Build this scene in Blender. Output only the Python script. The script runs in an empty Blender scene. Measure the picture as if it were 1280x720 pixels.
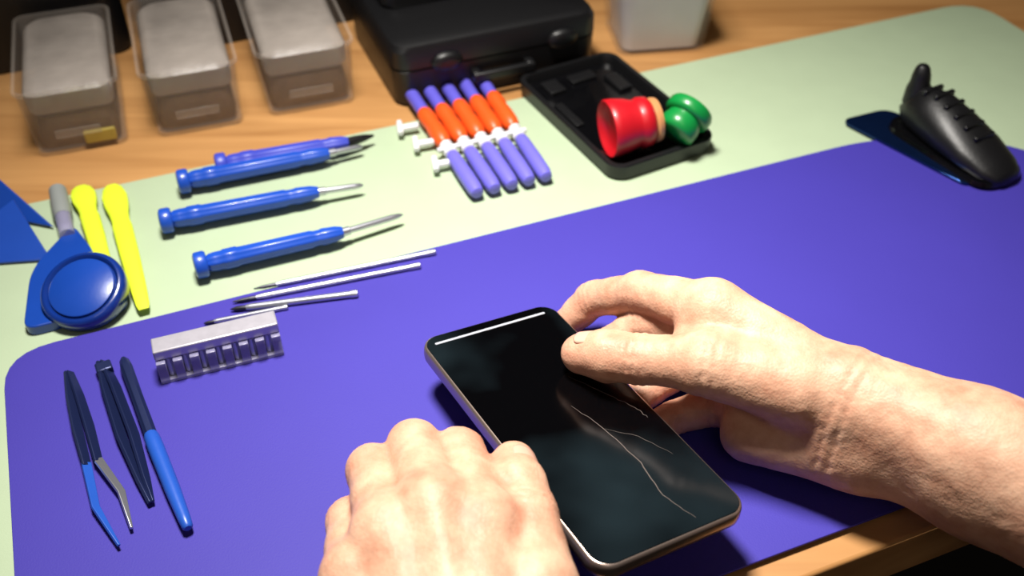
import bpy, numpy as np, math, random
from mathutils import Vector, Matrix, Euler, noise
random.seed(4)
SC=bpy.context.scene
COL=bpy.context.collection
H=385.0
MM=0.001
# ---------------------------------------------------------------- materials
def lin(h):
    h=h.lstrip('#'); o=[]
    for i in (0,2,4):
        v=int(h[i:i+2],16)/255
        o.append(v/12.92 if v<=.04045 else ((v+.055)/1.055)**2.4)
    return (*o,1)
def mat(name,col,rough=.5,metal=0,var=.08,vscale=60,bump=.05,bscale=300,coat=0,trans=0,alpha=1,spec=.5,sss=0,emit=None):
    m=bpy.data.materials.new(name); m.use_nodes=True
    nt=m.node_tree; b=nt.nodes['Principled BSDF']
    tc=nt.nodes.new('ShaderNodeTexCoord')
    n=nt.nodes.new('ShaderNodeTexNoise'); n.inputs['Scale'].default_value=vscale; n.inputs['Detail'].default_value=4
    nt.links.new(tc.outputs['Object'],n.inputs['Vector'])
    r=nt.nodes.new('ShaderNodeMix'); r.data_type='RGBA'
    c=lin(col); r.inputs[6].default_value=tuple(max(0,x*(1-var)) for x in c[:3])+(1,)
    r.inputs[7].default_value=tuple(min(1,x*(1+var)) for x in c[:3])+(1,)
    nt.links.new(n.outputs['Fac'],r.inputs[0]); nt.links.new(r.outputs[2],b.inputs['Base Color'])
    b.inputs['Roughness'].default_value=rough; b.inputs['Metallic'].default_value=metal
    b.inputs['Coat Weight'].default_value=coat; b.inputs['Transmission Weight'].default_value=trans
    b.inputs['Alpha'].default_value=alpha; b.inputs['Specular IOR Level'].default_value=spec
    if sss:
        b.inputs['Subsurface Weight'].default_value=sss; b.inputs['Subsurface Scale'].default_value=.004
        b.inputs['Subsurface Radius'].default_value=(1,.35,.2)
    if bump:
        n2=nt.nodes.new('ShaderNodeTexNoise'); n2.inputs['Scale'].default_value=bscale; n2.inputs['Detail'].default_value=3
        nt.links.new(tc.outputs['Object'],n2.inputs['Vector'])
        bp=nt.nodes.new('ShaderNodeBump'); bp.inputs['Strength'].default_value=bump; bp.inputs['Distance'].default_value=.001
        nt.links.new(n2.outputs['Fac'],bp.inputs['Height']); nt.links.new(bp.outputs['Normal'],b.inputs['Normal'])
    return m
def wood(name,c1,c2,ang=0.38):
    m=bpy.data.materials.new(name); m.use_nodes=True
    nt=m.node_tree; b=nt.nodes['Principled BSDF']
    tc=nt.nodes.new('ShaderNodeTexCoord'); mp=nt.nodes.new('ShaderNodeMapping')
    mp.inputs['Rotation'].default_value=(0,0,-ang); mp.inputs['Scale'].default_value=(2.2,30,30)
    nt.links.new(tc.outputs['Object'],mp.inputs['Vector'])
    n=nt.nodes.new('ShaderNodeTexNoise'); n.inputs['Scale'].default_value=1.6; n.inputs['Detail'].default_value=8; n.inputs['Distortion'].default_value=.9
    nt.links.new(mp.outputs[0],n.inputs['Vector'])
    cr=nt.nodes.new('ShaderNodeValToRGB'); cr.color_ramp.elements[0].color=lin(c1); cr.color_ramp.elements[1].color=lin(c2)
    cr.color_ramp.elements[0].position=.25; cr.color_ramp.elements[1].position=.75
    nt.links.new(n.outputs['Fac'],cr.inputs[0]); nt.links.new(cr.outputs[0],b.inputs['Base Color'])
    b.inputs['Roughness'].default_value=.45
    bp=nt.nodes.new('ShaderNodeBump'); bp.inputs['Strength'].default_value=.08; bp.inputs['Distance'].default_value=.001
    nt.links.new(n.outputs['Fac'],bp.inputs['Height']); nt.links.new(bp.outputs['Normal'],b.inputs['Normal'])
    return m
M=dict(
 wood=wood('bench_wood','#a0703f','#c8965e'),
 wall=mat('dark_wall','#2a221c',.9),floor=mat('dark_floor','#1d1916',.8),
 green=mat('green_mat','#a5b697',.75,var=.05,vscale=40,bump=.12,bscale=900),
 blue=mat('blue_mat','#3d3496',.6,var=.06,vscale=14,bump=.12,bscale=1200,spec=.25),
 black=mat('black_plastic','#0c0c0e',.42,bump=.1,bscale=500),
 blackg=mat('black_gloss','#08080a',.12,coat=.5,bump=0),
 drv=mat('driver_blue','#194ab4',.35,coat=.2),
 drvp=mat('driver_indigo','#3b46b4',.4),
 steel=mat('steel','#c0c2ca',.3,metal=.85,bump=.02),
 steeld=mat('dark_steel','#46464e',.35,metal=.9),
 lav=mat('lavender_plastic','#6c66cc',.4),
 lav2=mat('lavender_dark','#5d57c2',.4),
 orange=mat('orange_plastic','#e6561c',.4),
 white=mat('white_plastic','#dcdce0',.35),
 red=mat('red_plastic','#b8121e',.38,coat=.1,sss=0),
 greenp=mat('green_plastic','#0e843a',.33,coat=.2),
 beige=mat('beige_plastic','#c98f5c',.3),
 yel=mat('neon_yellow','#d6ea34',.45,var=.04),
 gray=mat('gray_rubber','#858a88',.6),
 blueo=mat('opener_blue','#15409c',.3,coat=.4),
 blued=mat('opener_blue_deep','#0f2f7e',.25,coat=.5),
 clear=mat('clear_plastic','#b8aea4',.1,alpha=.16,bump=0,spec=.7),
 frost=mat('frosted_packet','#a89f97',.35,var=.3,vscale=45,bump=.9,bscale=70,alpha=.66),
 brown=mat('brown_parts','#54402e',.6,var=.6,vscale=110,bump=.8,bscale=180),
 olive=mat('yellow_chip','#b5a13a',.5),
 bronze=mat('phone_frame_metal','#a8968c',.3,metal=.85,bump=0),
 silver=mat('reflection_silver','#a4a8b2',.45,bump=0),  # pale tone of the painted highlight on the phone
 crack=mat('crack_grey','#574e49',.4,bump=0),
 acryl=mat('cloudy_acrylic','#a6a3c4',.2,alpha=.55,bump=.1),
 holder=mat('holder_silver','#b9b6c0',.35,metal=.45,bump=.05,var=.15,vscale=200),
 mirror=mat('dark_mirror','#1c3466',.06,metal=.85,bump=0,var=.3,vscale=30),
 nail=mat('fingernail','#d8a690',.3,coat=.2,bump=0),
 tweez=mat('tweezer_navy','#202a52',.35,metal=.4),
 brushblue=mat('handle_blue','#2150ae',.35),
)
def glassmat():
    m=bpy.data.materials.new('screen_glass'); m.use_nodes=True; nt=m.node_tree; b=nt.nodes['Principled BSDF']
    tc=nt.nodes.new('ShaderNodeTexCoord'); n=nt.nodes.new('ShaderNodeTexNoise'); n.inputs['Scale'].default_value=11; n.inputs['Detail'].default_value=3
    nt.links.new(tc.outputs['Object'],n.inputs['Vector'])
    cr=nt.nodes.new('ShaderNodeValToRGB'); cr.color_ramp.elements[0].color=lin('#030304'); cr.color_ramp.elements[1].color=lin('#1c272c')  # blue-grey noise paints the hazy reflected light into the glass colour
    cr.color_ramp.elements[0].position=.48; cr.color_ramp.elements[1].position=.8
    nt.links.new(n.outputs['Fac'],cr.inputs[0]); nt.links.new(cr.outputs[0],b.inputs['Base Color'])
    b.inputs['Roughness'].default_value=.14; b.inputs['Specular IOR Level'].default_value=.3
    return m
M['glass']=glassmat()
def skinmat():
    m=bpy.data.materials.new('skin'); m.use_nodes=True; nt=m.node_tree; b=nt.nodes['Principled BSDF']
    L=nt.links.new
    tc=nt.nodes.new('ShaderNodeTexCoord')
    n=nt.nodes.new('ShaderNodeTexNoise'); n.inputs['Scale'].default_value=60; n.inputs['Detail'].default_value=8; n.inputs['Roughness'].default_value=.65
    L(tc.outputs['Object'],n.inputs['Vector'])
    cr0=nt.nodes.new('ShaderNodeValToRGB'); cr0.color_ramp.elements[0].position=.3; cr0.color_ramp.elements[1].position=.7
    cr0.color_ramp.elements[0].color=lin('#b9846a'); cr0.color_ramp.elements[1].color=lin('#dfb497')
    L(n.outputs['Fac'],cr0.inputs[0])
    at=nt.nodes.new('ShaderNodeAttribute'); at.attribute_name='flush'
    m2=nt.nodes.new('ShaderNodeMix'); m2.data_type='RGBA'; m2.inputs[7].default_value=lin('#c2705c')
    L(at.outputs['Fac'],m2.inputs[0]); L(cr0.outputs[0],m2.inputs[6])
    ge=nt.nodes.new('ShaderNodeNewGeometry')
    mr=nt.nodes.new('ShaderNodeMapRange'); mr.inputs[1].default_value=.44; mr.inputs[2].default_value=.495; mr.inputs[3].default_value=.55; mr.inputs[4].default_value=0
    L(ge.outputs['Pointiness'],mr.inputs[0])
    m3=nt.nodes.new('ShaderNodeMix'); m3.data_type='RGBA'; m3.inputs[7].default_value=lin('#8a4a38')  # cavity shade painted into the skin colour, darker in concave creases
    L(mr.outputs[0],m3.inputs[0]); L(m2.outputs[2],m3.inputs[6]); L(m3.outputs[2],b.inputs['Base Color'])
    b.inputs['Roughness'].default_value=.52; b.inputs['Subsurface Weight'].default_value=.1
    b.inputs['Specular IOR Level'].default_value=.4
    b.inputs['Subsurface Radius'].default_value=(1,.35,.2); b.inputs['Subsurface Scale'].default_value=.002
    v=nt.nodes.new('ShaderNodeTexVoronoi'); v.inputs['Scale'].default_value=800
    n3=nt.nodes.new('ShaderNodeTexNoise'); n3.inputs['Scale'].default_value=220; n3.inputs['Detail'].default_value=8; n3.inputs['Roughness'].default_value=.6
    L(tc.outputs['Object'],v.inputs['Vector']); L(tc.outputs['Object'],n3.inputs['Vector'])
    ad=nt.nodes.new('ShaderNodeMath'); ad.operation='MULTIPLY_ADD'; ad.inputs[1].default_value=.4
    L(v.outputs['Distance'],ad.inputs[0]); L(n3.outputs['Fac'],ad.inputs[2])
    bp=nt.nodes.new('ShaderNodeBump'); bp.inputs['Strength'].default_value=.4; bp.inputs['Distance'].default_value=.0007
    L(ad.outputs[0],bp.inputs['Height']); L(bp.outputs['Normal'],b.inputs['Normal'])
    return m
M['skin']=skinmat()
# ---------------------------------------------------------------- mesh builder (mm, world)
class MB:
    def __init__(s): s.v=[]; s.f=[]
    def add(s,v,f):
        o=len(s.v); s.v+= [tuple(x) for x in v]; s.f+=[tuple(i+o for i in q) for q in f]; return s
    def box(s,c,size,ang=0,rot=None,taper=1.0):
        R=rot if rot is not None else Matrix.Rotation(ang,3,'Z')
        v=[]
        for z in (-.5,.5):
            k=taper if z>0 else 1
            for x,y in ((-.5,-.5),(.5,-.5),(.5,.5),(-.5,.5)):
                v.append(Vector(c)+R@Vector((x*size[0]*k,y*size[1]*k,z*size[2])))
        return s.add(v,[(3,2,1,0),(4,5,6,7),(0,1,5,4),(1,2,6,5),(2,3,7,6),(3,0,4,7)])
    def lathe(s,p0,p1,prof,n=28,flute=0,sx=1,up=None):
        p0=Vector(p0);p1=Vector(p1);a=(p1-p0).normalized()
        u=Vector(up) if up else Vector((0,0,1))
        if abs(a.dot(u))>.95: u=Vector((0,1,0))
        e=a.cross(u).normalized(); g=e.cross(a).normalized()
        v=[];f=[]
        for t,r in prof:
            for i in range(n):
                th=2*math.pi*i/n; rr=r*(1-flute*(.5+.5*math.cos(th*8)))
                v.append(p0+a*t+e*(rr*math.cos(th)*sx)+g*(rr*math.sin(th)))
        m=len(prof)
        for j in range(m-1):
            for i in range(n):
                k=(i+1)%n; f.append((j*n+i,j*n+k,(j+1)*n+k,(j+1)*n+i))
        f.append(tuple(reversed(range(n)))); f.append(tuple((m-1)*n+i for i in range(n)))
        return s.add(v,f)
    def prism(s,poly,z0,z1):
        n=len(poly); v=[(x,y,z0) for x,y in poly]+[(x,y,z1) for x,y in poly]
        f=[tuple(reversed(range(n))),tuple(range(n,2*n))]+[(i,(i+1)%n,n+(i+1)%n,n+i) for i in range(n)]
        return s.add(v,f)
    def rings(s,rs,cap0=True,cap1=True):
        n=len(rs[0]); v=[p for r in rs for p in r]; f=[]
        for j in range(len(rs)-1):
            for i in range(n):
                k=(i+1)%n; f.append((j*n+i,j*n+k,(j+1)*n+k,(j+1)*n+i))
        if cap0: f.append(tuple(reversed(range(n))))
        if cap1: f.append(tuple((len(rs)-1)*n+i for i in range(n)))
        return s.add(v,f)
def rrect(w,d,r,seg=5):
    o=[]
    for cx,cy,a0 in ((w/2-r,d/2-r,0),(-w/2+r,d/2-r,90),(-w/2+r,-d/2+r,180),(w/2-r,-d/2+r,270)):
        for i in range(seg+1):
            a=math.radians(a0+90*i/seg); o.append((cx+r*math.cos(a),cy+r*math.sin(a)))
    return o
def roundpoly(P,r,seg=6):
    out=[];n=len(P)
    for i in range(n):
        a=Vector(P[i-1]);b=Vector(P[i]);c=Vector(P[(i+1)%n])
        rr=r[i] if isinstance(r,(list,tuple)) else r
        u=(a-b);w=(c-b); d=min(rr,u.length*.45,w.length*.45)
        p=b+u.normalized()*d; q=b+w.normalized()*d
        for k in range(seg+1):
            t=k/seg; x=(1-t)**2*p+2*t*(1-t)*b+t*t*q; out.append((x.x,x.y))
    return out
def place(poly,cx,cy,ang,z,sc=1):
    c,s=math.cos(ang),math.sin(ang)
    return [(cx+sc*(x*c-y*s),cy+sc*(x*s+y*c),z) for x,y in poly]
def obj(name,mb,material,parent=None,base=None,bevel=0,sharp=.7,subsurf=0,label=None,seg=3):
    V=np.array([tuple(v) for v in mb.v],float)
    if base is None:
        base=((V[:,0].min()+V[:,0].max())/2,(V[:,1].min()+V[:,1].max())/2,V[:,2].min())
    base=Vector(base)
    me=bpy.data.meshes.new(name); me.from_pydata([tuple((Vector(v)-base)*MM) for v in V],[],mb.f); me.update()
    me.polygons.foreach_set('use_smooth',[True]*len(me.polygons))
    try: me.set_sharp_from_angle(angle=sharp)
    except Exception: pass
    me.materials.append(material)
    o=bpy.data.objects.new(name,me); COL.objects.link(o)
    if parent:
        o.parent=parent; o.location=base*MM-parent.location
    else: o.location=base*MM
    if bevel:
        b=o.modifiers.new('bevel','BEVEL'); b.width=bevel*MM; b.segments=seg; b.limit_method='ANGLE'; b.angle_limit=.6
    if subsurf:
        b=o.modifiers.new('sub','SUBSURF'); b.levels=subsurf; b.render_levels=subsurf
    if label: o['label']=label
    return o
def tag(o,label,cat,group=None):
    o['label']=label;o['category']=cat
    if group:o['group']=group
    return o
def empty(name,base,label,cat,group=None):
    e=bpy.data.objects.new(name,None); e.empty_display_size=.01; COL.objects.link(e); e.location=Vector(base)*MM
    return tag(e,label,cat,group)
A22=math.radians(22);E1=Vector((math.cos(A22),math.sin(A22)));E2=Vector((-math.sin(A22),math.cos(A22)))
def W(s,n,z=None):
    p=E1*s+E2*n
    return (p.x,p.y) if z is None else (p.x,p.y,z)
def lift(x,y,z):
    """centre of something resting on the mat, z above it"""
    k=1-z/H; return Vector((x*k,y*k,z))
ZG=-1.5; ZB=-3.5
# ---------------------------------------------------------------- room + bench
def struct(name,mb,m):
    o=obj(name,mb,m); o['kind']='structure'; return o
struct('floor',MB().box((*W(200,500),-775),(4200,4200,20),A22),M['floor'])
struct('wall_back',MB().box((*W(200,1560),525),(4200,60,2580),A22),M['wall'])
bench=empty('workbench',(*W(220,520),-765),'light wooden workbench with pale grained top','workbench')
obj('bench_top',MB().prism([W(-700,184),W(1150,184),W(1150,900),W(-700,900)],ZB-30,ZB),M['wood'],bench,bevel=2)
for s_,n_ in ((-660,225),(1110,225),(-660,860),(1110,860)):
    obj('leg',MB().box((*W(s_,n_),(-765+ZB-30)/2),(60,60,765+ZB-30),A22),M['wood'],bench,bevel=3)
g=obj('green_mat',MB().prism(roundpoly([W(-260,585),W(-260,206),W(640,206),W(640,585)],32),ZB,ZG),M['green'],bevel=.4)
tag(g,'large pale green rubber work mat on the wooden bench','work mat')
b=obj('blue_mat',MB().prism(roundpoly([W(-103,197),W(560,197),W(545,370),W(505,425),W(440,449),W(-103,451)],[8,8,40,40,40,26]),ZG,0),M['blue'],bevel=.4)
tag(b,'smooth violet-blue repair mat lying on the green mat','repair mat')
# ---------------------------------------------------------------- phone
PC=Vector((26.1,308.9,27.7)); PR=Euler((-.0785,.1176,.5094)).to_matrix()
def PL(x,y,z): return PC+PR@Vector((x,y,z))
ph=empty('smartphone',PC,'black smartphone with bronze frame and cracked glass, held above the mat','phone')
def rr3(w,d,r,z): return [PL(x,y,z) for x,y in rrect(w,d,r,8)]
obj('frame',MB().rings([rr3(72,156.5,8,-4.2),rr3(74.6,159.1,9,-3.2),rr3(75.5,160,9.5,-1),rr3(75.5,160,9.5,2),rr3(74.8,159.3,9.2,3.4),rr3(73.4,157.9,8.6,3.9)]),M['bronze'],ph,sharp=1.2)
obj('screen',MB().rings([rr3(73,157.5,8.4,3.6),rr3(72.9,157.4,8.3,4.15),rr3(72.3,156.8,8,4.35)]),M['glass'],ph,sharp=.3)
glint=[PL(x+(-1),y+72.4,4.4) for x,y in rrect(62,1.4,.65,4)]
obj('speaker_reflection',MB().rings([glint,[p+PR@Vector((0,0,.3)) for p in glint]]),M['silver'],ph,label='bright reflection line along the speaker slot, painted as a silvery strip')  # pale strip stands in for the bright reflection at the speaker slot
def ribbon(pts,w,z=4.42):
    L=[];R=[]
    for i,p in enumerate(pts):
        a=Vector(pts[max(0,i-1)]);c=Vector(pts[min(len(pts)-1,i+1)]);d=(c-a).normalized();n=Vector((-d.y,d.x))
        ww=w*(.25+.75*math.sin(math.pi*(i+.5)/len(pts)))
        L.append(PL(*(Vector(p)+n*ww/2),z));R.append(PL(*(Vector(p)-n*ww/2),z))
    m=MB(); m.add(L+R,[(i,i+1,len(L)+i+1,len(L)+i) for i in range(len(L)-1)]); return m
def wig(P,k=6,a=.4):
    o=[]
    for i in range(len(P)-1):
        for j in range(k):
            t=j/k; o.append((P[i][0]*(1-t)+P[i+1][0]*t+random.uniform(-a,a),P[i][1]*(1-t)+P[i+1][1]*t+random.uniform(-a,a)))
    o.append(P[-1]); return o
obj('crack_line',ribbon(wig([(4,6),(9,-14),(11,-38),(8,-58),(13,-74)]),.5),M['crack'],ph)
obj('crack_line',ribbon(wig([(14,24),(22,8),(30,-8),(31,-16)]),.55),M['crack'],ph)
obj('crack_line',ribbon(wig([(9,-14),(20,-24),(27,-40)],5,.3),.22),M['crack'],ph)
# ---------------------------------------------------------------- hands
class Field:
    def __init__(s,lo,hi,h):
        s.lo=np.array(lo,float);s.h=h;s.n=[int(math.ceil((hi[i]-lo[i])/h))+1 for i in range(3)]
        s.ax=[s.lo[i]+h*np.arange(s.n[i]) for i in range(3)]
        s.D=np.full(s.n,50.,np.float32)
    def sub(s,pts,m):
        P=np.array(pts);lo=P.min(0)-m;hi=P.max(0)+m
        return tuple(slice(max(0,int((lo[i]-s.lo[i])/s.h)),max(0,min(s.n[i],int((hi[i]-s.lo[i])/s.h)+2))) for i in range(3))
    def cone(s,a,b,r1,r2,k=4,D=None):
        D=s.D if D is None else D
        a=np.array(a,float);b=np.array(b,float)
        sl=s.sub([a,b],max(r1,r2)+k+6)
        X=s.ax[0][sl[0]][:,None,None];Y=s.ax[1][sl[1]][None,:,None];Z=s.ax[2][sl[2]][None,None,:]
        ba=b-a;l2=max(ba@ba,1e-6)
        t=np.clip(((X-a[0])*ba[0]+(Y-a[1])*ba[1]+(Z-a[2])*ba[2])/l2,0,1)
        d=np.sqrt((X-a[0]-t*ba[0])**2+(Y-a[1]-t*ba[1])**2+(Z-a[2]-t*ba[2])**2)-(r1+(r2-r1)*t)
        A=D[sl]; hh=np.maximum(k-np.abs(A-d),0)/k
        D[sl]=np.minimum(A,d)-hh*hh*k*.25
    def groove(s,J,t,amp=.5,w=1.2,R=13,D=None):
        D=s.D if D is None else D
        J=np.array(J,float);t=np.array(t,float);t/=np.linalg.norm(t)
        sl=s.sub([J],R+3)
        X=s.ax[0][sl[0]][:,None,None]-J[0];Y=s.ax[1][sl[1]][None,:,None]-J[1];Z=s.ax[2][sl[2]][None,None,:]-J[2]
        a=X*t[0]+Y*t[1]+Z*t[2]; r2=X*X+Y*Y+Z*Z
        a=a+.5*np.sin(X*.9+Y*.7+Z*.8)
        D[sl]+=amp*np.exp(-(a/w)**2)*np.clip((R*R-r2)/(R*R)*3,0,1)
def smin(a,b,k):
    h=np.maximum(k-np.abs(a-b),0)/k
    return np.minimum(a,b)-h*h*k*.25
def surface_nets(D,lo,h):
    S=D<0; nx,ny,nz=D.shape
    c=[S[i:nx-1+i,j:ny-1+j,k:nz-1+k] for i in (0,1) for j in (0,1) for k in (0,1)]
    cnt=sum(x.astype(np.int8) for x in c); act=(cnt>0)&(cnt<8)
    idx=np.argwhere(act); N=len(idx)
    vid=np.full(act.shape,-1,np.int32); vid[act]=np.arange(N)
    acc=np.zeros((N,3));w=np.zeros(N)
    cor=[(i,j,k) for i in (0,1) for j in (0,1) for k in (0,1)]
    val={q:D[idx[:,0]+q[0],idx[:,1]+q[1],idx[:,2]+q[2]].astype(float) for q in cor}
    for q in cor:
        for ax in range(3):
            if q[ax]==0:
                p=list(q);p[ax]=1;p=tuple(p)
                a=val[q];b=val[p];m=(a<0)!=(b<0)
                t=np.where(m,a/np.where(m,a-b,1),0)
                pos=np.array(q,float)[None,:].repeat(N,0); pos[:,ax]+=t
                acc[m]+=pos[m]; w[m]+=1
    V=lo+h*(idx+acc/w[:,None])
    F=[]
    for ax in range(3):
        o=[0,1,2];o.remove(ax);u,v=o
        sa=[slice(None)]*3;sb=[slice(None)]*3;sa[ax]=slice(0,-1);sb[ax]=slice(1,None)
        A=S[tuple(sa)];B=S[tuple(sb)];E=np.argwhere(A!=B)
        ok=(E[:,u]>0)&(E[:,v]>0)&(E[:,u]<D.shape[u]-1)&(E[:,v]<D.shape[v]-1);E=E[ok]
        ins=A[E[:,0],E[:,1],E[:,2]]
        def g(du,dv):
            q=E.copy();q[:,u]-=du;q[:,v]-=dv;return vid[q[:,0],q[:,1],q[:,2]]
        Q=np.stack([g(1,1),g(0,1),g(0,0),g(1,0)],1)
        flip=ins if ax!=1 else ~ins
        Q[~flip]=Q[~flip][:,::-1]
        F.append(Q)
    return V,np.concatenate(F)
def finger(F,G,pts,rad,crease=True):
    P=[np.array(p,float) for p in pts]
    for i in range(len(P)-1):
        m=(P[i]+P[i+1])/2; rm=(rad[i]+rad[i+1])/2*.94
        F.cone(P[i],m,rad[i],rm,3,G);F.cone(m,P[i+1],rm,rad[i+1],3,G)
    if crease:
        for i in range(1,len(P)-1):
            t=(P[i+1]-P[i-1])
            tt=t/np.linalg.norm(t)
            F.groove(P[i],t,.7,1.0,12,G)
            F.groove(P[i]+tt*2.8,t,.5,.9,12,G);F.groove(P[i]-tt*3.0,t,.5,.9,12,G)
def build_right():
    F=Field((8,120,0.3),(352,420,100),1.1)
    fin=[
     ([(92,348,61),(63,379,44),(42,394,26),(28.5,392.5,10)],[13,10.4,9.3,7.8]),
     ([(101,345,47),(67,371,32),(50,371,16),(38,357,9.3)],[13,10.2,9,7.4]),
     ([(110,337,32),(85,357,15.5),(66,345,10.5),(52,333,9.0)],[12,9.4,8.4,7.2]),
     ([(116,322,21),(94,332,13),(77,328,9.8),(63,320,9.2)],[11.5,9.2,8.0,7]),
    ]
    fingers=np.full(F.n,50.,np.float32)
    for p,r in fin:
        G=np.full(F.n,50.,np.float32); finger(F,G,p,r); fingers=smin(fingers,G,1.2)
    for (p,r),q in zip(fin,[(142,308,55),(146,304,46),(150,300,36),(152,297,27)]):
        F.cone(q,p[0],14,r[0]+1,8)
    F.cone((142,306,47),(100,326,48),16,13,10)
    F.cone((84,338,50),(104,328,48),11,14,9)          # thumb web
    F.cone((140,300,36),(112,322,30),15,12,10)
    F.cone((150,291,27),(108,309,20),15,13,9)        # hypothenar
    F.cone((146,304,50),(190,272,54),19,23,12); F.cone((153,296,29),(194,268,38),17,22,12)
    F.cone((190,272,54),(300,180,62),23,31,12); F.cone((194,268,38),(308,176,50),22,32,12)
    F.cone((148,289,34),(205,250,54),2.8,3.6,5)
    F.cone((140,293,52),(186,262,69),2.6,3,5)
    F.cone((150,318,63),(230,262,74.5),2,2.6,4)         # vein ridge
    T=np.full(F.n,50.,np.float32)
    th=[(32.5,342,38.8),(58,330,47.5),(86,320,55),(124,308,52)]
    P=[np.array(p,float) for p in th]
    F.cone(P[0],(44,336,43.5),9.7,12,3,T);F.cone((44,336,43.5),P[1],12,11.4,3,T)
    F.cone(P[1],(72,325,51),11.4,11,3,T);F.cone((72,325,51),P[2],11,14,4,T);F.cone(P[2],P[3],14,17.5,6,T)
    for o_,am in ((0,.8),(3.4,.55),(-3.4,.55)):
        F.groove(P[1]+np.array([1,-.4,.25])*o_,P[2]-P[0],am,1.0,15,T)
    for o_,am in ((0,.6),(4,.45)):
        F.groove(P[2]+np.array([1,-.4,.0])*o_,P[3]-P[1],am,1.3,18,T)
    D=smin(F.D,fingers,6);D=smin(D,T,4.5)
    for o_ in (0,4):                                   # wrist creases
        F.groove((143+o_,300-o_*.8,46),(68,-56,4),.5,1.2,32,D)
    V,Q=surface_nets(D,F.lo,F.h)
    hot=[p for pts,_ in fin for p in pts[1:]]+[th[0],th[1],(36,340,40)]
    return V,Q,hot
def build_left():
    F=Field((-88,-90,3),(62,306,100),1.1)
    fin=[
     ([(-11,231,60.5),(-22,274,49),(-17,281,28),(-5,273,19)],[13.4,10.8,9.2,7.4]),
     ([(-29,235,64.5),(-40.5,277,50),(-35,279,25),(-24,266,16)],[13.4,11,9.0,7.4]),
     ([(-46,228,59.5),(-57,268,46),(-50,265,22),(-38,254,15)],[13,10.6,8.6,7.2]),
     ([(-58,215,50),(-65,250,36),(-58,246,18),(-46,238,13.5)],[12.2,9.8,8.2,7]),
    ]
    fingers=np.full(F.n,50.,np.float32)
    for p,r in fin:
        G=np.full(F.n,50.,np.float32); finger(F,G,p,r); fingers=smin(fingers,G,2.4)
    for (p,r),q in zip(fin,[(-5,165,56),(-14,163,58),(-25,163,56),(-34,165,51)]):
        F.cone(q,p[0],15,r[0]-.8,9)
        a=np.array(q,float)+(0,0,11.8);b=np.array(p[0],float)+(0,-2,9)
        F.cone(a,b,2.0,2.4,6)
    F.cone((-12,185,42),(-20,222,44),16,14,10)
    F.cone((-28,165,67),(-38,205,69.5),1.4,1.4,3); F.cone((-38,205,69.5),(-37,222,71),1.4,1.2,3)
    F.cone((-8,165,50),(8,60,48),22,27,12);F.cone((-30,165,50),(-16,60,46),19,27,12)
    F.cone((8,60,48),(25,-60,45),27,32,12);F.cone((-16,60,46),(0,-60,42),27,32,12)
    T=np.full(F.n,50.,np.float32)
    th=[(.5,270,47.8),(6,240,53),(9,208,53),(4,176,50)]
    P=[np.array(p,float) for p in th]
    F.cone(P[0],(2,256,51.5),9.2,11.4,3,T);F.cone((2,256,51.5),P[1],11.4,12,3,T);F.cone(P[1],P[2],12,15,3,T);F.cone(P[2],P[3],15,18,5,T)
    for o_,am in ((0,.8),(3.4,.55),(-3.4,.55)):
        F.groove(P[1]+np.array([0,1,0])*o_,P[2]-P[0],am,1.0,15,T)
    D=smin(F.D,fingers,7);D=smin(D,T,4)
    V,Q=surface_nets(D,F.lo,F.h)
    hot=[p for pts,_ in fin for p in pts]+[th[0],th[1]]
    return V,Q,hot
VR,QR,hr=build_right();VL,QL,hl=build_left()
V=np.concatenate([VR,VL]);Q=np.concatenate([QR,QL+len(VR)])
base=np.array([150,120,0.])
me=bpy.data.meshes.new('person'); me.from_pydata(((V-base)*MM).tolist(),[],Q.tolist()); me.update()
# gentle anatomical unevenness along the normals
nr=np.zeros(len(V)*3);me.vertices.foreach_get('normal',nr);nr=nr.reshape(-1,3)
dsp=np.array([.38*noise.noise(Vector(p)/11)+.17*noise.noise(Vector(p)/4.2) for p in V.tolist()])
co=(V+nr*dsp[:,None]-base)*MM
me.vertices.foreach_set('co',co.ravel());me.update()
me.polygons.foreach_set('use_smooth',[True]*len(me.polygons))
fl=np.zeros(len(V))
for p in hr+hl: fl=np.maximum(fl,np.exp(-((V-np.array(p))**2).sum(1)/(11.**2)))
at=me.attributes.new('flush','FLOAT','POINT'); at.data.foreach_set('value',(fl*.5).astype(np.float32))
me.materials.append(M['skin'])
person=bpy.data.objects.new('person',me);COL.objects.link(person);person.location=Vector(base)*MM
sm=person.modifiers.new('smooth','SMOOTH');sm.factor=.4;sm.iterations=1
tag(person,'person with bare forearms, both hands gripping a cracked smartphone','person')
def nail(c,axis,nrm,r,wid=.85,ln=12):
    c=Vector(c);a=Vector(axis).normalized();n=Vector(nrm);n=(n-a*n.dot(a)).normalized();e=a.cross(n)
    v=[];f=[];NU,NV=12,10
    for j in range(NV+1):
        t=j/NV; y=(t-.5)*ln; taper=math.sqrt(max(0,1-max(0,(t-.75)/.25)**2*.55))*(.88+.12*min(1,t*4))
        rr=r*(1-.10*t*t)
        for i in range(NU+1):
            th=(i/NU-.5)*2*wid*taper
            v.append(c+a*y+n*(rr*math.cos(th))+e*(rr*math.sin(th)))
    for j in range(NV):
        for i in range(NU):
            p=j*(NU+1)+i; f.append((p,p+1,p+NU+2,p+NU+1))
    m=MB().add(v,f); o=obj('fingernail',m,M['nail'],person)
    so=o.modifiers.new('s','SOLIDIFY');so.thickness=.0006
nail((36.5,340,40.5),(-27,12,-9.5),(-.2,.6,.8),11.2)
nail((1,264.5,49.2),(-4,31,-5),(.75,.1,.7),10.7)
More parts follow.
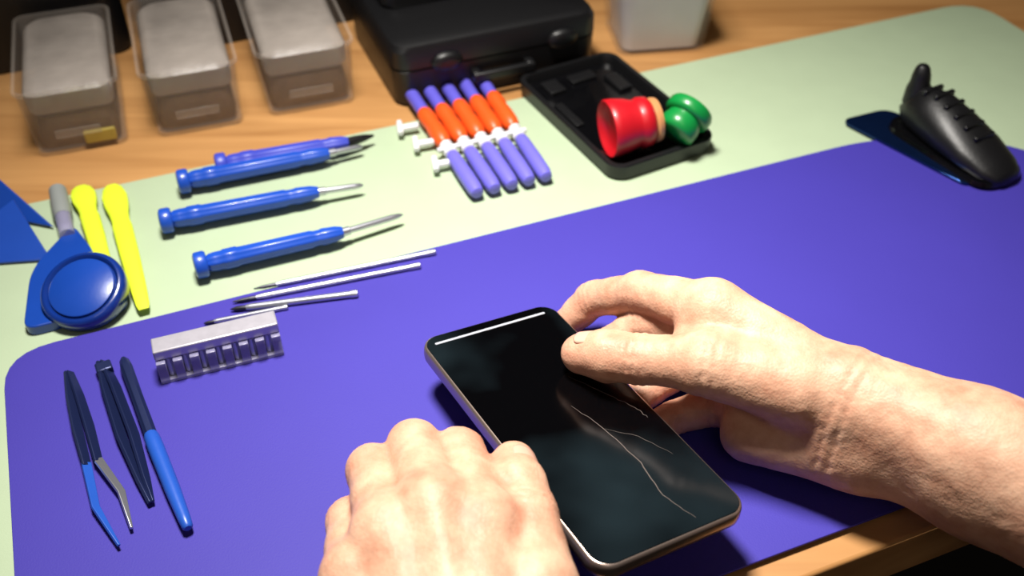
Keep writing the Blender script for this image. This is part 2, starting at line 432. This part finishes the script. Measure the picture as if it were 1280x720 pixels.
# ---------------------------------------------------------------- screwdrivers
def driver(p0,p1,p2,mh,tipmat,label,z=7.5,black=False):
    a=lift(*p0,z);b_=lift(*p1,z);c=lift(*p2,z-1.5)
    L=(b_-a).length; e=empty('precision_screwdriver',(a.x,a.y,ZG),label,'screwdriver','precision screwdrivers on the green mat')
    obj('end_cap',MB().lathe(a,b_,[(0,5.5),(.8,7.2),(2,7.6),(6,7.6),(7.2,6.8),(7.6,4)]),mh,e)
    obj('handle',MB().lathe(a,b_,[(7.4,4.4),(9,5.2),(12,5.6),(16,5.6),(17,6.1),(24,6.1),(25,5.5),(L*.5,5.4),(L*.78,5.3),(L*.8,4.7),(L*.84,4.7),(L*.86,5.2),(L*.95,4.6),(L,3.4)],n=64,flute=.07),mh,e)
    l2=(c-b_).length
    if black:
        obj('shaft',MB().lathe(b_,c,[(-1,3.2),(l2*.3,3.0),(l2*.6,2.4),(l2*.9,1.2),(l2,.6)]),tipmat,e)
    else:
        obj('shaft',MB().lathe(b_,c,[(-1,2.6),(4,2.6),(4.6,1.9),(l2*.8,1.9),(l2*.93,1.5),(l2,.5)]),tipmat,e)
driver((-210,531),(-119,563),(-98,571),M['drv'],M['steel'],'blue precision screwdriver with short steel bit, beside an indigo one')
driver((-211,491),(-120,521),(-93,528),M['drv'],M['steel'],'blue precision screwdriver with thick steel bit')
driver((-181,450),(-100,481),(-66,498),M['drv'],M['steel'],'blue precision screwdriver with long thin steel shaft')
driver((-190,549),(-108,576),(-92,584),M['drvp'],M['black'],'indigo precision screwdriver with black tapered tip',black=True)
for p,q,r,lab in (((-143,429),(-44,463),1.5,'thin steel driver shaft lying on the mats'),((-153,420),(-52,451),1.6,'long steel driver shaft lying on the mats'),((-153,414),(-85,427),1.9,'thick short steel driver shaft on the blue mat'),((-165,403),(-122,416),1.3,'short thin steel driver shaft beside the bit holder')):
    a=lift(*p,r+ (ZG if p[1]>425 else 0));b_=lift(*q,r)
    if q[1]>440: a.z=r;b_.z=r
    L=(b_-a).length
    e=empty('driver_shaft',(a.x,a.y,0),lab,'driver shaft','loose driver shafts')
    obj('rod',MB().lathe(a,b_,[(L*.12,r*.75),(L*.16,r),(L*.93,r),(L*.95,r*1.15),(L-.6,r*1.15),(L,r*.6)],n=14),M['steel'],e)
    obj('tip',MB().lathe(a,b_,[(0,.35),(L*.05,r*.7),(L*.13,r*.75)],n=12),M['steeld'],e)
# bit holder
ang=math.radians(20);c0=Vector((-147,368.5));d1=Vector((math.cos(ang),math.sin(ang)));d2=Vector((-d1.y,d1.x))
e=empty('bit_holder',(c0.x,c0.y,0),'silvery slotted bit holder bar on the blue mat','bit holder')
cc=c0+d2*8.5
obj('holder_top',MB().box((cc.x,cc.y,17),(62,11,6),ang),M['holder'],e,bevel=.8)
m=MB();q=c0+d2*11.5;m.box((q.x,q.y,7),(62,5,13.6),ang)
for i in range(8):
    q=c0+d1*(-28.6+i*8.17)+d2*4.8; m.box((q.x,q.y,7),(4.6,9,13.8),ang)
m.box(((c0+d2*4.8).x,(c0+d2*4.8).y,1.2),(62,9,2),ang)
obj('slotted_body',m,M['acryl'],e,bevel=.4)
for i in range(7):
    q=c0+d1*(-24.5+i*8.17)+d2*4.4; obj('bit',MB().lathe((q.x,q.y,2.3),(q.x,q.y,14),[(0,1.8),(8,1.8),(11.6,1.4)],n=6),M['steel'],e)
# ---------------------------------------------------------------- tweezers & brush on blue mat
def strip(m,pts,w,th,up=(0,0,1)):
    rs=[]
    for i,(p,ww) in enumerate(zip(pts,w)):
        a=Vector(pts[max(0,i-1)]);c=Vector(pts[min(len(pts)-1,i+1)]);d=(c-a).normalized();n=d.cross(Vector(up)).normalized();u=n.cross(d)
        p=Vector(p);rs.append([p+n*ww/2+u*th/2,p-n*ww/2+u*th/2,p-n*ww/2-u*th/2,p+n*ww/2-u*th/2])
    m.rings(rs)
def tweezers(top,mid,tipa,tipb,ca,cb,label):
    e=empty('tweezers',(*mid,0),label,'tweezers')
    m=MB();T=lift(*top,4);Mi=lift(*mid,4);dirv=(Mi-T).normalized();sd=Vector((-dirv.y,dirv.x,0))
    strip(m,[T-sd*.5,T+dirv*18-sd*2,T+dirv*40-sd*2.7,Mi-sd*2.6],[4,5,5.5,4.4],1.6,up=(sd.x,sd.y,.9))
    strip(m,[T+sd*.5,T+dirv*18+sd*2,T+dirv*40+sd*2.7,Mi+sd*2.6],[4,5,5.5,4.4],1.6,up=(sd.x,sd.y,.9))
    obj('grip',m,ca,e,bevel=.3)
    for t,mm_,sg in ((tipa,cb[0],-1),(tipb,cb[1],1)):
        m=MB();t=lift(*t,3);q=Mi+sd*2.6*sg; k=(q+t)/2+sd*sg*3
        strip(m,[q-dirv*2,k,t],[4.4,3.6,1.2],1.5,up=(sd.x*.6,sd.y*.6,1)); obj('arm',m,mm_,e,bevel=.3)
tweezers((-226,367),(-196,308),(-171,263),(-168,272),M['tweez'],(M['brushblue'],M['steel']),'dark tweezers with one blue and one silver arm')
e=empty('curved_tweezers',(-187,330,0),'slim black curved tweezers lying on the blue mat','tweezers')
a=lift(-211,374,4);b_=lift(-163,286,3);d=(b_-a).normalized();sd=Vector((-d.y,d.x,0));L=(b_-a).length
for sg in (-1,1):
    m=MB();strip(m,[a+sd*sg*.8,a+d*L*.2+sd*sg*2.2,a+d*L*.55+sd*sg*2.8,a+d*L*.85+sd*sg*1.4,b_+sd*sg*.7],[5,6,6,4,1.2],1.8,up=(sd.x,sd.y,.8));obj('arm',m,M['tweez'],e,bevel=.3)
obj('joint',MB().box(tuple(a+d*5),(7,8,5),math.atan2(d.y,d.x)),M['tweez'],e,bevel=1)
e=empty('detail_brush',(-173,325,0),'slim tool with dark steel stem and blue handle','brush tool')
a=lift(-201,377,4.5);b_=lift(-173,325,4.5);c=lift(-143,272,4.5);L=(b_-a).length
obj('stem',MB().lathe(a,b_,[(0,1.2),(3,2.6),(8,3.2),(L*.5,3.0),(L,3.2)],flute=.1),M['tweez'],e)
L=(c-b_).length
obj('handle',MB().lathe(b_,c,[(-1,3.1),(1,3.6),(8,3.8),(L*.6,3.5),(L*.9,2.8),(L-1,2.4),(L,1.6)]),M['brushblue'],e)
# ---------------------------------------------------------------- spudgers
def spudger(p0,p1,zz,label):
    a=lift(*p0,zz);b_=lift(*p1,zz);d=(b_-a);L=d.length;d.normalize();n=Vector((-d.y,d.x,0))
    prof=[(0,3.5,3),(.03,6,4),(.10,7.6,5),(.18,7.2,5),(.26,5.6,5),(.32,5.2,5),(.36,5.8,6),(.6,5.4,6),(.85,4.4,4),(.97,3.6,2),(1,2.6,1)]
    rs=[]
    for t,w,h in prof:
        ring=[]
        for i in range(16):
            th=2*math.pi*i/16; ring.append(a+d*(t*L)+n*(w*math.copysign(abs(math.cos(th))**.7,math.cos(th)))+Vector((0,0,h/2*math.copysign(abs(math.sin(th))**.7,math.sin(th)))))
        rs.append(ring)
    o=obj('spudger',MB().rings(rs),M['yel']);tag(o,label,'spudger','neon spudgers')
spudger((-269,526),(-228,442),3.2,'neon yellow-green plastic spudger, tip under the blue opener')
spudger((-250,527),(-200,414),3.2,'neon yellow-green plastic spudger with paddle head')
e=empty('gray_brush',(-272,500,ZG),'grey rubber-tipped tool beside the neon spudgers','tool')
a=lift(-283,524,5);b_=lift(-262,478,5);L=(b_-a).length
obj('head',MB().lathe(a,b_,[(0,3),(2,5.2),(L*.5,5.6),(L*.62,5)]),M['gray'],e)
obj('neck',MB().lathe(a,b_,[(L*.6,4.8),(L,4.4)]),M['acryl'],e)
# ---------------------------------------------------------------- round opener
e=empty('suction_opener',(-238,432,ZG),'blue round suction cup fixed on a triangular plate','opening tool')
tri=roundpoly([(-259,483),(-270,442),(-257,393),(-205,415)],[8,14,8,14])
obj('plate',MB().prism(tri,ZG+.1,5),M['blueo'],e,bevel=.8)
c=Vector((-230,420))
obj('cup',MB().lathe((c.x,c.y,3),(c.x-1,c.y-6,20),[(0,18),(1,21),(3,22.5),(9,23),(11,22.6),(12.5,21.4),(12.8,20),(11.6,18.8),(10.6,18.2),(10.6,.1)],n=64),M['blued'],e)
obj('disc',MB().lathe((c.x-.7,c.y-3.7,13.6),(c.x-1.1,c.y-6,20),[(0,17.6),(.9,17.6),(1.3,17),(1.3,.1)],n=64),M['blueo'],e)
def pick(P,h,label):
    o=MB(); P3=[Vector(p) for p in P]; n=(P3[1]-P3[0]).cross(P3[2]-P3[0]).normalized()*h
    k=len(P3);o.add([p for p in P3]+[p+n for p in P3],[tuple(reversed(range(k))),tuple(range(k,2*k))]+[(i,(i+1)%k,k+(i+1)%k,k+i) for i in range(k)])
    o=obj('opening_pick',o,M['blueo'],bevel=.8);tag(o,label,'opening pick','blue opening picks')
pick([(-335,448,ZG+.5),(-264,456,ZG+.5),(-296,496,12)],2,'blue triangular opening pick leaning at an angle')
pick([(-340,505,ZG+1),(-272,486,ZG+1),(-315,518,16)],2,'blue triangular opening pick behind another pick')
# ---------------------------------------------------------------- pens
def pen(p0,p1):
    a=lift(*p0,6);b_=lift(*p1,5);L=(b_-a).length
    e=empty('pen_tool',((a.x+b_.x)/2,(a.y+b_.y)/2,ZG),'lavender and orange pen-shaped tool with white collar','pen tool','row of lavender and orange pen tools')
    obj('cap',MB().lathe(a,b_,[(0,2.6),(.8,4.0),(3,4.6),(L*.1,4.7),(L*.24,4.4),(L*.26,4.2)]),M['lav2'],e)
    obj('grip',MB().lathe(a,b_,[(L*.25,4.2),(L*.27,5.4),(L*.33,5.9),(L*.38,5.2),(L*.43,5.8),(L*.5,5.8),(L*.54,5.2),(L*.56,3.2)]),M['orange'],e)
    d=(b_-a).normalized();n=Vector((-d.y,d.x,0));c=a+d*L*.6
    m=MB().lathe(a,b_,[(L*.55,2.2),(L*.57,2.6),(L*.575,4.4),(L*.59,4.4),(L*.595,2.8),(L*.63,3.0),(L*.635,4.4),(L*.655,4.4),(L*.66,3)])
    m.lathe(c-n*7,c+n*7,[(0,1.3),(.4,1.7),(13.6,1.7),(14,1.3)],n=12)
    obj('collar',m,M['white'],e)
    obj('handle',MB().lathe(a,b_,[(L*.65,3),(L*.67,4.2),(L*.7,4.6),(L*.85,5.0),(L*.96,4.8),(L-.8,3.8),(L,2.2)]),M['lav'],e)
for i in range(5):
    t=i/4; pen((-74+48*t,644+23*t),(-21+43*t,519+17*t))
for x,y in ((-69,594),(-57,575),(-43,552)):
    m=MB();c=lift(x,y,4)
    m.lathe(c+Vector((-6,-2,0)),c+Vector((6,2,0)),[(0,2),(.6,2.4),(12,2.4),(12.6,1.6)],n=12)
    m.lathe(c+Vector((-5,-8,0)),c+Vector((-7.5,7,0)),[(0,1.6),(.5,2),(14,2),(14.6,1.4)],n=12)
    o=obj('tee_clip',m,M['white']);tag(o,'small white T-shaped plastic clip beside the pen tools','clip','white clips')
# ---------------------------------------------------------------- tray with red and green suction cups
TA=math.radians(28.5);tc_=(68,606)
def ring(w,d,r,z,cx=tc_[0],cy=tc_[1],a=TA): return place(rrect(w,d,r,6),cx,cy,a,z)
e=empty('parts_tray',(*tc_,ZG),'shallow black rectangular tray with raised rim and glossy floor','tray')
obj('tray_body',MB().rings([ring(76,126,10,ZG),ring(79,129,11,ZG+1.5),ring(80,130,11,9),ring(79,129,10.5,9.8),ring(73,123,8,9.8),ring(72,122,8,8.6),ring(70,120,7,3)]),M['black'],e,sharp=.5)
obj('tray_floor',MB().rings([ring(69,119,7,3.02),ring(68,118,7,3.8)]),M['blackg'],e)
ct,st=math.cos(TA),math.sin(TA)
def TL(x,y,z): return Vector((tc_[0]+x*ct-y*st,tc_[1]+x*st+y*ct,z))
for x,y,w,d,h in ((-20,45,12,16,3),(5,48,20,10,2.5),(24,30,10,22,3),(-28,10,6,30,2)):
    p=TL(x,y,3.8+h/2);obj('module',MB().box(tuple(p),(w,d,h),TA),M['black'],e,bevel=.6)
e=empty('suction_cup',(66,560,4),'red flared suction cup with tan band, in the tray','suction cup','suction cups in the tray')
p0,p1=(60,557,22.5),(93,567,23.5)
obj('cup_body',MB().lathe(p0,p1,[(5,.1),(5,13),(2,16),(0,17.8),(1,18.6),(5,18.4),(12,17.2),(18,15.2),(20,15.4),(22,16.4),(27,15.8),(29,13.5),(29.5,.1)],n=40),M['red'],e,sharp=.9)
obj('band',MB().lathe(p0,p1,[(29.3,.1),(29.3,13),(31,14.6),(33.5,14),(34.2,12),(34.3,.1)],n=40),M['beige'],e)
e=empty('suction_cup',(106,568,4),'glossy green suction cup with thick round head, in the tray','suction cup','suction cups in the tray')
p0,p1=(103,560,16.5),(117,576,28)
obj('cup_body',MB().lathe(p0,p1,[(0,.1),(.3,11),(2,12.8),(8,13.2),(12,11.8),(13,11.8)],n=40),M['greenp'],e,sharp=.9)
obj('head',MB().lathe(p0,p1,[(12.8,11.5),(13.5,14.6),(15.5,15.6),(20,15.6),(22,14.6),(22.5,12),(21,10.5),(21,.1)],n=40),M['greenp'],e,sharp=.9)
# ---------------------------------------------------------------- black hard case
e=empty('hard_case',(*W(235,665),ZB),'black plastic hard case with rounded corners and two latches','case')
def cr(w,d,r,z,s=235,n=665): return [(*p[:2],z) for p in place(rrect(w,d,r,6),*W(s,n),A22,z)]
obj('case_body',MB().rings([cr(146,116,10,ZB),cr(150,120,12,ZB+2),cr(152,122,12,24),cr(150,120,12,25)]),M['black'],e,sharp=.6)
obj('case_lid',MB().rings([cr(150,120,12,25.5),cr(153,123,13,26),cr(152,122,12,38),cr(148,118,12,42),cr(140,110,11,43.5)]),M['black'],e,sharp=.5)
for s_ in (196,282):
    m=MB()
    m.lathe((*W(s_,605),28),(*W(s_,599),28),[(0,7),(3,7),(5,5.5),(6,3)],n=32,sx=1.6)
    obj('latch',m,M['black'],e)
m=MB()
for a_ in (-1,1): m.box((*W(236+a_*20,601),14),(6,8,8),A22)
m.box((*W(236,598),14),(46,5,7),A22); obj('handle',m,M['black'],e,bevel=1.5)
m=MB().rings([cr(110,60,10,43.5,225,690),cr(112,62,10,46,225,690),cr(110,60,10,58,225,690),cr(104,54,8,60,225,690)])
o=obj('equipment_box',m,M['black'],sharp=.5);tag(o,'low black plastic box resting on the hard case','box')
def cr2(w,d,r,z): return cr(w,d,r,z,150,790)
o=obj('storage_case',MB().rings([cr2(270,90,10,ZB),cr2(274,94,12,ZB+3),cr2(274,94,12,70),cr2(266,86,10,74)]),M['black'],sharp=.5);tag(o,'large dark storage case standing behind the hard case','case')
def cr3(w,d,r,z): return cr(w,d,r,z,-130,805)
o=obj('storage_case',MB().rings([cr3(255,90,10,ZB),cr3(260,94,12,ZB+3),cr3(260,94,12,76),cr3(252,86,10,80)]),M['black'],sharp=.5);tag(o,'large dark storage case standing behind the clear bins','case')
# ---------------------------------------------------------------- bins
def bin_(cx,cy,w,dep,hh,ang,label,chip):
    d1=Vector((math.cos(ang),math.sin(ang)));d2=Vector((-d1.y,d1.x))
    c=Vector((cx,cy))+d2*dep/2
    def R(ww,dd,r,z,off=0):
        q=c+d2*off
        return place(rrect(ww,dd,r,6),q.x,q.y,ang,z)
    e=empty('storage_bin',(c.x,c.y,ZB),label,'storage bin','clear storage bins on the bench')
    obj('bin_shell',MB().rings([R(w-2,dep-2,5,ZB),R(w,dep,6,ZB+2),R(w+4,dep+4,7,hh),R(w+7,dep+7,8,hh),R(w+7,dep+7,8,hh+2),R(w+2,dep+2,6,hh+2),R(w-2,dep-2,5,ZB+3)]),M['clear'],e,sharp=.5)
    q=c-d2*(dep/2+2);obj('label_slot',MB().box((q.x,q.y,hh*.3),(w*.5,1.2,6),ang),M['clear'],e,bevel=.5)
    m=MB().rings([R(w-8,dep-10,5,hh-20,3),R(w-4,dep-7,7,hh-17,2),R(w-3,dep-6,9,hh-4),R(w-7,dep-9,10,hh-1,2),R(w-14,dep-20,10,hh+1,6)])
    o=obj('frosted_pouch',m,M['frost'],sharp=.9);tag(o,'frosted whitish plastic pouch packed in a clear bin','pouch','pouches in the bins')
    m=MB().rings([R(w-8,dep-10,6,ZB+3.2),R(w-6,dep-8,6,8),R(w-10,dep-14,8,hh-22)])
    o=obj('packed_parts',m,M['brown'],sharp=.9);tag(o,'brownish small parts at the bottom of a clear bin','parts');o['kind']='stuff'
    if chip:
        q=c-d2*(dep/2-1.6)+d1*12
        o=obj('yellow_chip',MB().box((q.x,q.y,ZB+9),(20,3,9),ang),M['olive'],bevel=1);tag(o,'small yellow part inside a clear bin','part')
bin_(-281,571,57,106,43,math.radians(19),'clear plastic bin with frosted pouch and yellow part inside',True)
bin_(-209,594.5,57,106,43,math.radians(19),'clear plastic bin with frosted pouch, between two others',False)
bin_(-137.5,621,60,100,43,math.radians(19),'clear plastic bin with frosted pouch beside the hard case',False)
# white tub
ang=math.radians(8);d2=Vector((-math.sin(ang),math.cos(ang)));c=Vector((113,697))+d2*30
R=lambda ww,dd,r,z:place(rrect(ww,dd,r,6),c.x,c.y,ang,z)
e=empty('white_tub',(c.x,c.y,ZB),'translucent white tapered plastic tub on the bench','tub')
obj('tub_shell',MB().rings([R(64,54,8,ZB),R(67,57,9,ZB+2),R(80,70,11,62),R(85,75,12,62),R(85,75,12,65),R(78,68,10,65),R(62,52,7,ZB+3)]),M['clear'],e,sharp=.5)
o=obj('white_paper',MB().rings([R(58,50,8,ZB+3.2),R(64,55,9,25),R(70,60,10,52),R(50,45,10,57)]),M['white'],sharp=.9);tag(o,'white folded wipes inside the translucent tub','wipes')
# ---------------------------------------------------------------- black device + mirror plate
pl=roundpoly([(222,600),(256,614),(318,562),(284,524)],[8,8,8,8])
o=obj('mirror_plate',MB().prism(pl,0.1,2.2),M['mirror'],bevel=.5);tag(o,'thin dark blue reflective plate under the black tool','plate')
e=empty('black_tool',(288,565,2.2),'black ribbed plastic tool with raised rear grip','tool')
ax0=Vector((264,604,0));ax1=Vector((309,526,0));d=(ax1-ax0).normalized();n=Vector((-d.y,d.x,0));L=(ax1-ax0).length
rs=[]
for t,w,h,z0 in ((0,5,14,10),(.06,10,24,5),(.15,15,32,3),(.3,18,34,2.3),(.5,20,29,2.3),(.7,20,22,2.3),(.88,17,15,2.3),(.97,12,11,2.3),(1,7,8,2.3)):
    r_=[]
    for i in range(20):
        th=2*math.pi*i/20;cx=math.cos(th);sx=math.sin(th)
        r_.append(ax0+d*(t*L)+n*(w*math.copysign(abs(cx)**.75,cx)*(1-.45*max(0,sx)))+Vector((0,0,z0+(h-z0)*(.5+.5*math.copysign(abs(sx)**.7,sx)))))
    rs.append(r_)
obj('body',MB().rings(rs),M['black'],e,sharp=1)
for i in range(6):
    t=.2+.1*i;hz=[33,34,31.5,29,26,23][i]
    p=ax0+d*(t*L)+Vector((0,0,hz-1.0));obj('rib',MB().box(tuple(p),(3.2,17,3.8),math.atan2(d.y,d.x)),M['black'],e,bevel=1)
p=ax0+d*8
obj('knob',MB().lathe(p+Vector((0,0,18)),p+Vector((-1,3,48)),[(0,9),(10,8),(14,6.5),(19,6),(24,4.6),(26,3)],n=20),M['black'],e)
obj('base_rim',MB().rings([[ (p.x,p.y,2.25) for p in [ax0+d*(L*.5)+d*(x)+n*(y) for x,y in rrect(L*.98,42,14,6)]],[ (p.x,p.y,5) for p in [ax0+d*(L*.5)+d*(x)+n*(y) for x,y in rrect(L*.96,40,13,6)]]]),M['blackg'],e)
# ---------------------------------------------------------------- camera and light
cd=bpy.data.cameras.new('camera');cam=bpy.data.objects.new('camera',cd);COL.objects.link(cam);SC.camera=cam
cd.sensor_width=36;cd.lens=1300/1280*36;cam.location=(0,0,H*MM);cam.rotation_euler=(math.pi/2-math.atan(1160/1300),0,0)
cd.clip_start=.01;cd.dof.use_dof=True;cd.dof.focus_distance=.47;cd.dof.aperture_fstop=7.5
def area(name,loc,target,size,power,col,spread=180):
    l=bpy.data.lights.new(name,'AREA');l.shape='DISK';l.size=size;l.energy=power;l.color=col;l.spread=math.radians(spread)
    o=bpy.data.objects.new(name,l);COL.objects.link(o);o.location=loc;o.rotation_euler=(Vector(target)-Vector(loc)).to_track_quat('-Z','Y').to_euler();return o
area('bench_lamp',(-.10,.46,.76),(.05,.37,0),.17,4.1,(1,.955,.89),88)
area('room_light',(.2,-.9,1.5),(.1,.3,0),.8,2.0,(1,.88,.76))
w=bpy.data.worlds.new('world');SC.world=w;w.use_nodes=True;w.node_tree.nodes['Background'].inputs[0].default_value=(.52,.45,.40,1);w.node_tree.nodes['Background'].inputs[1].default_value=.095
SC.view_settings.view_transform='Standard'
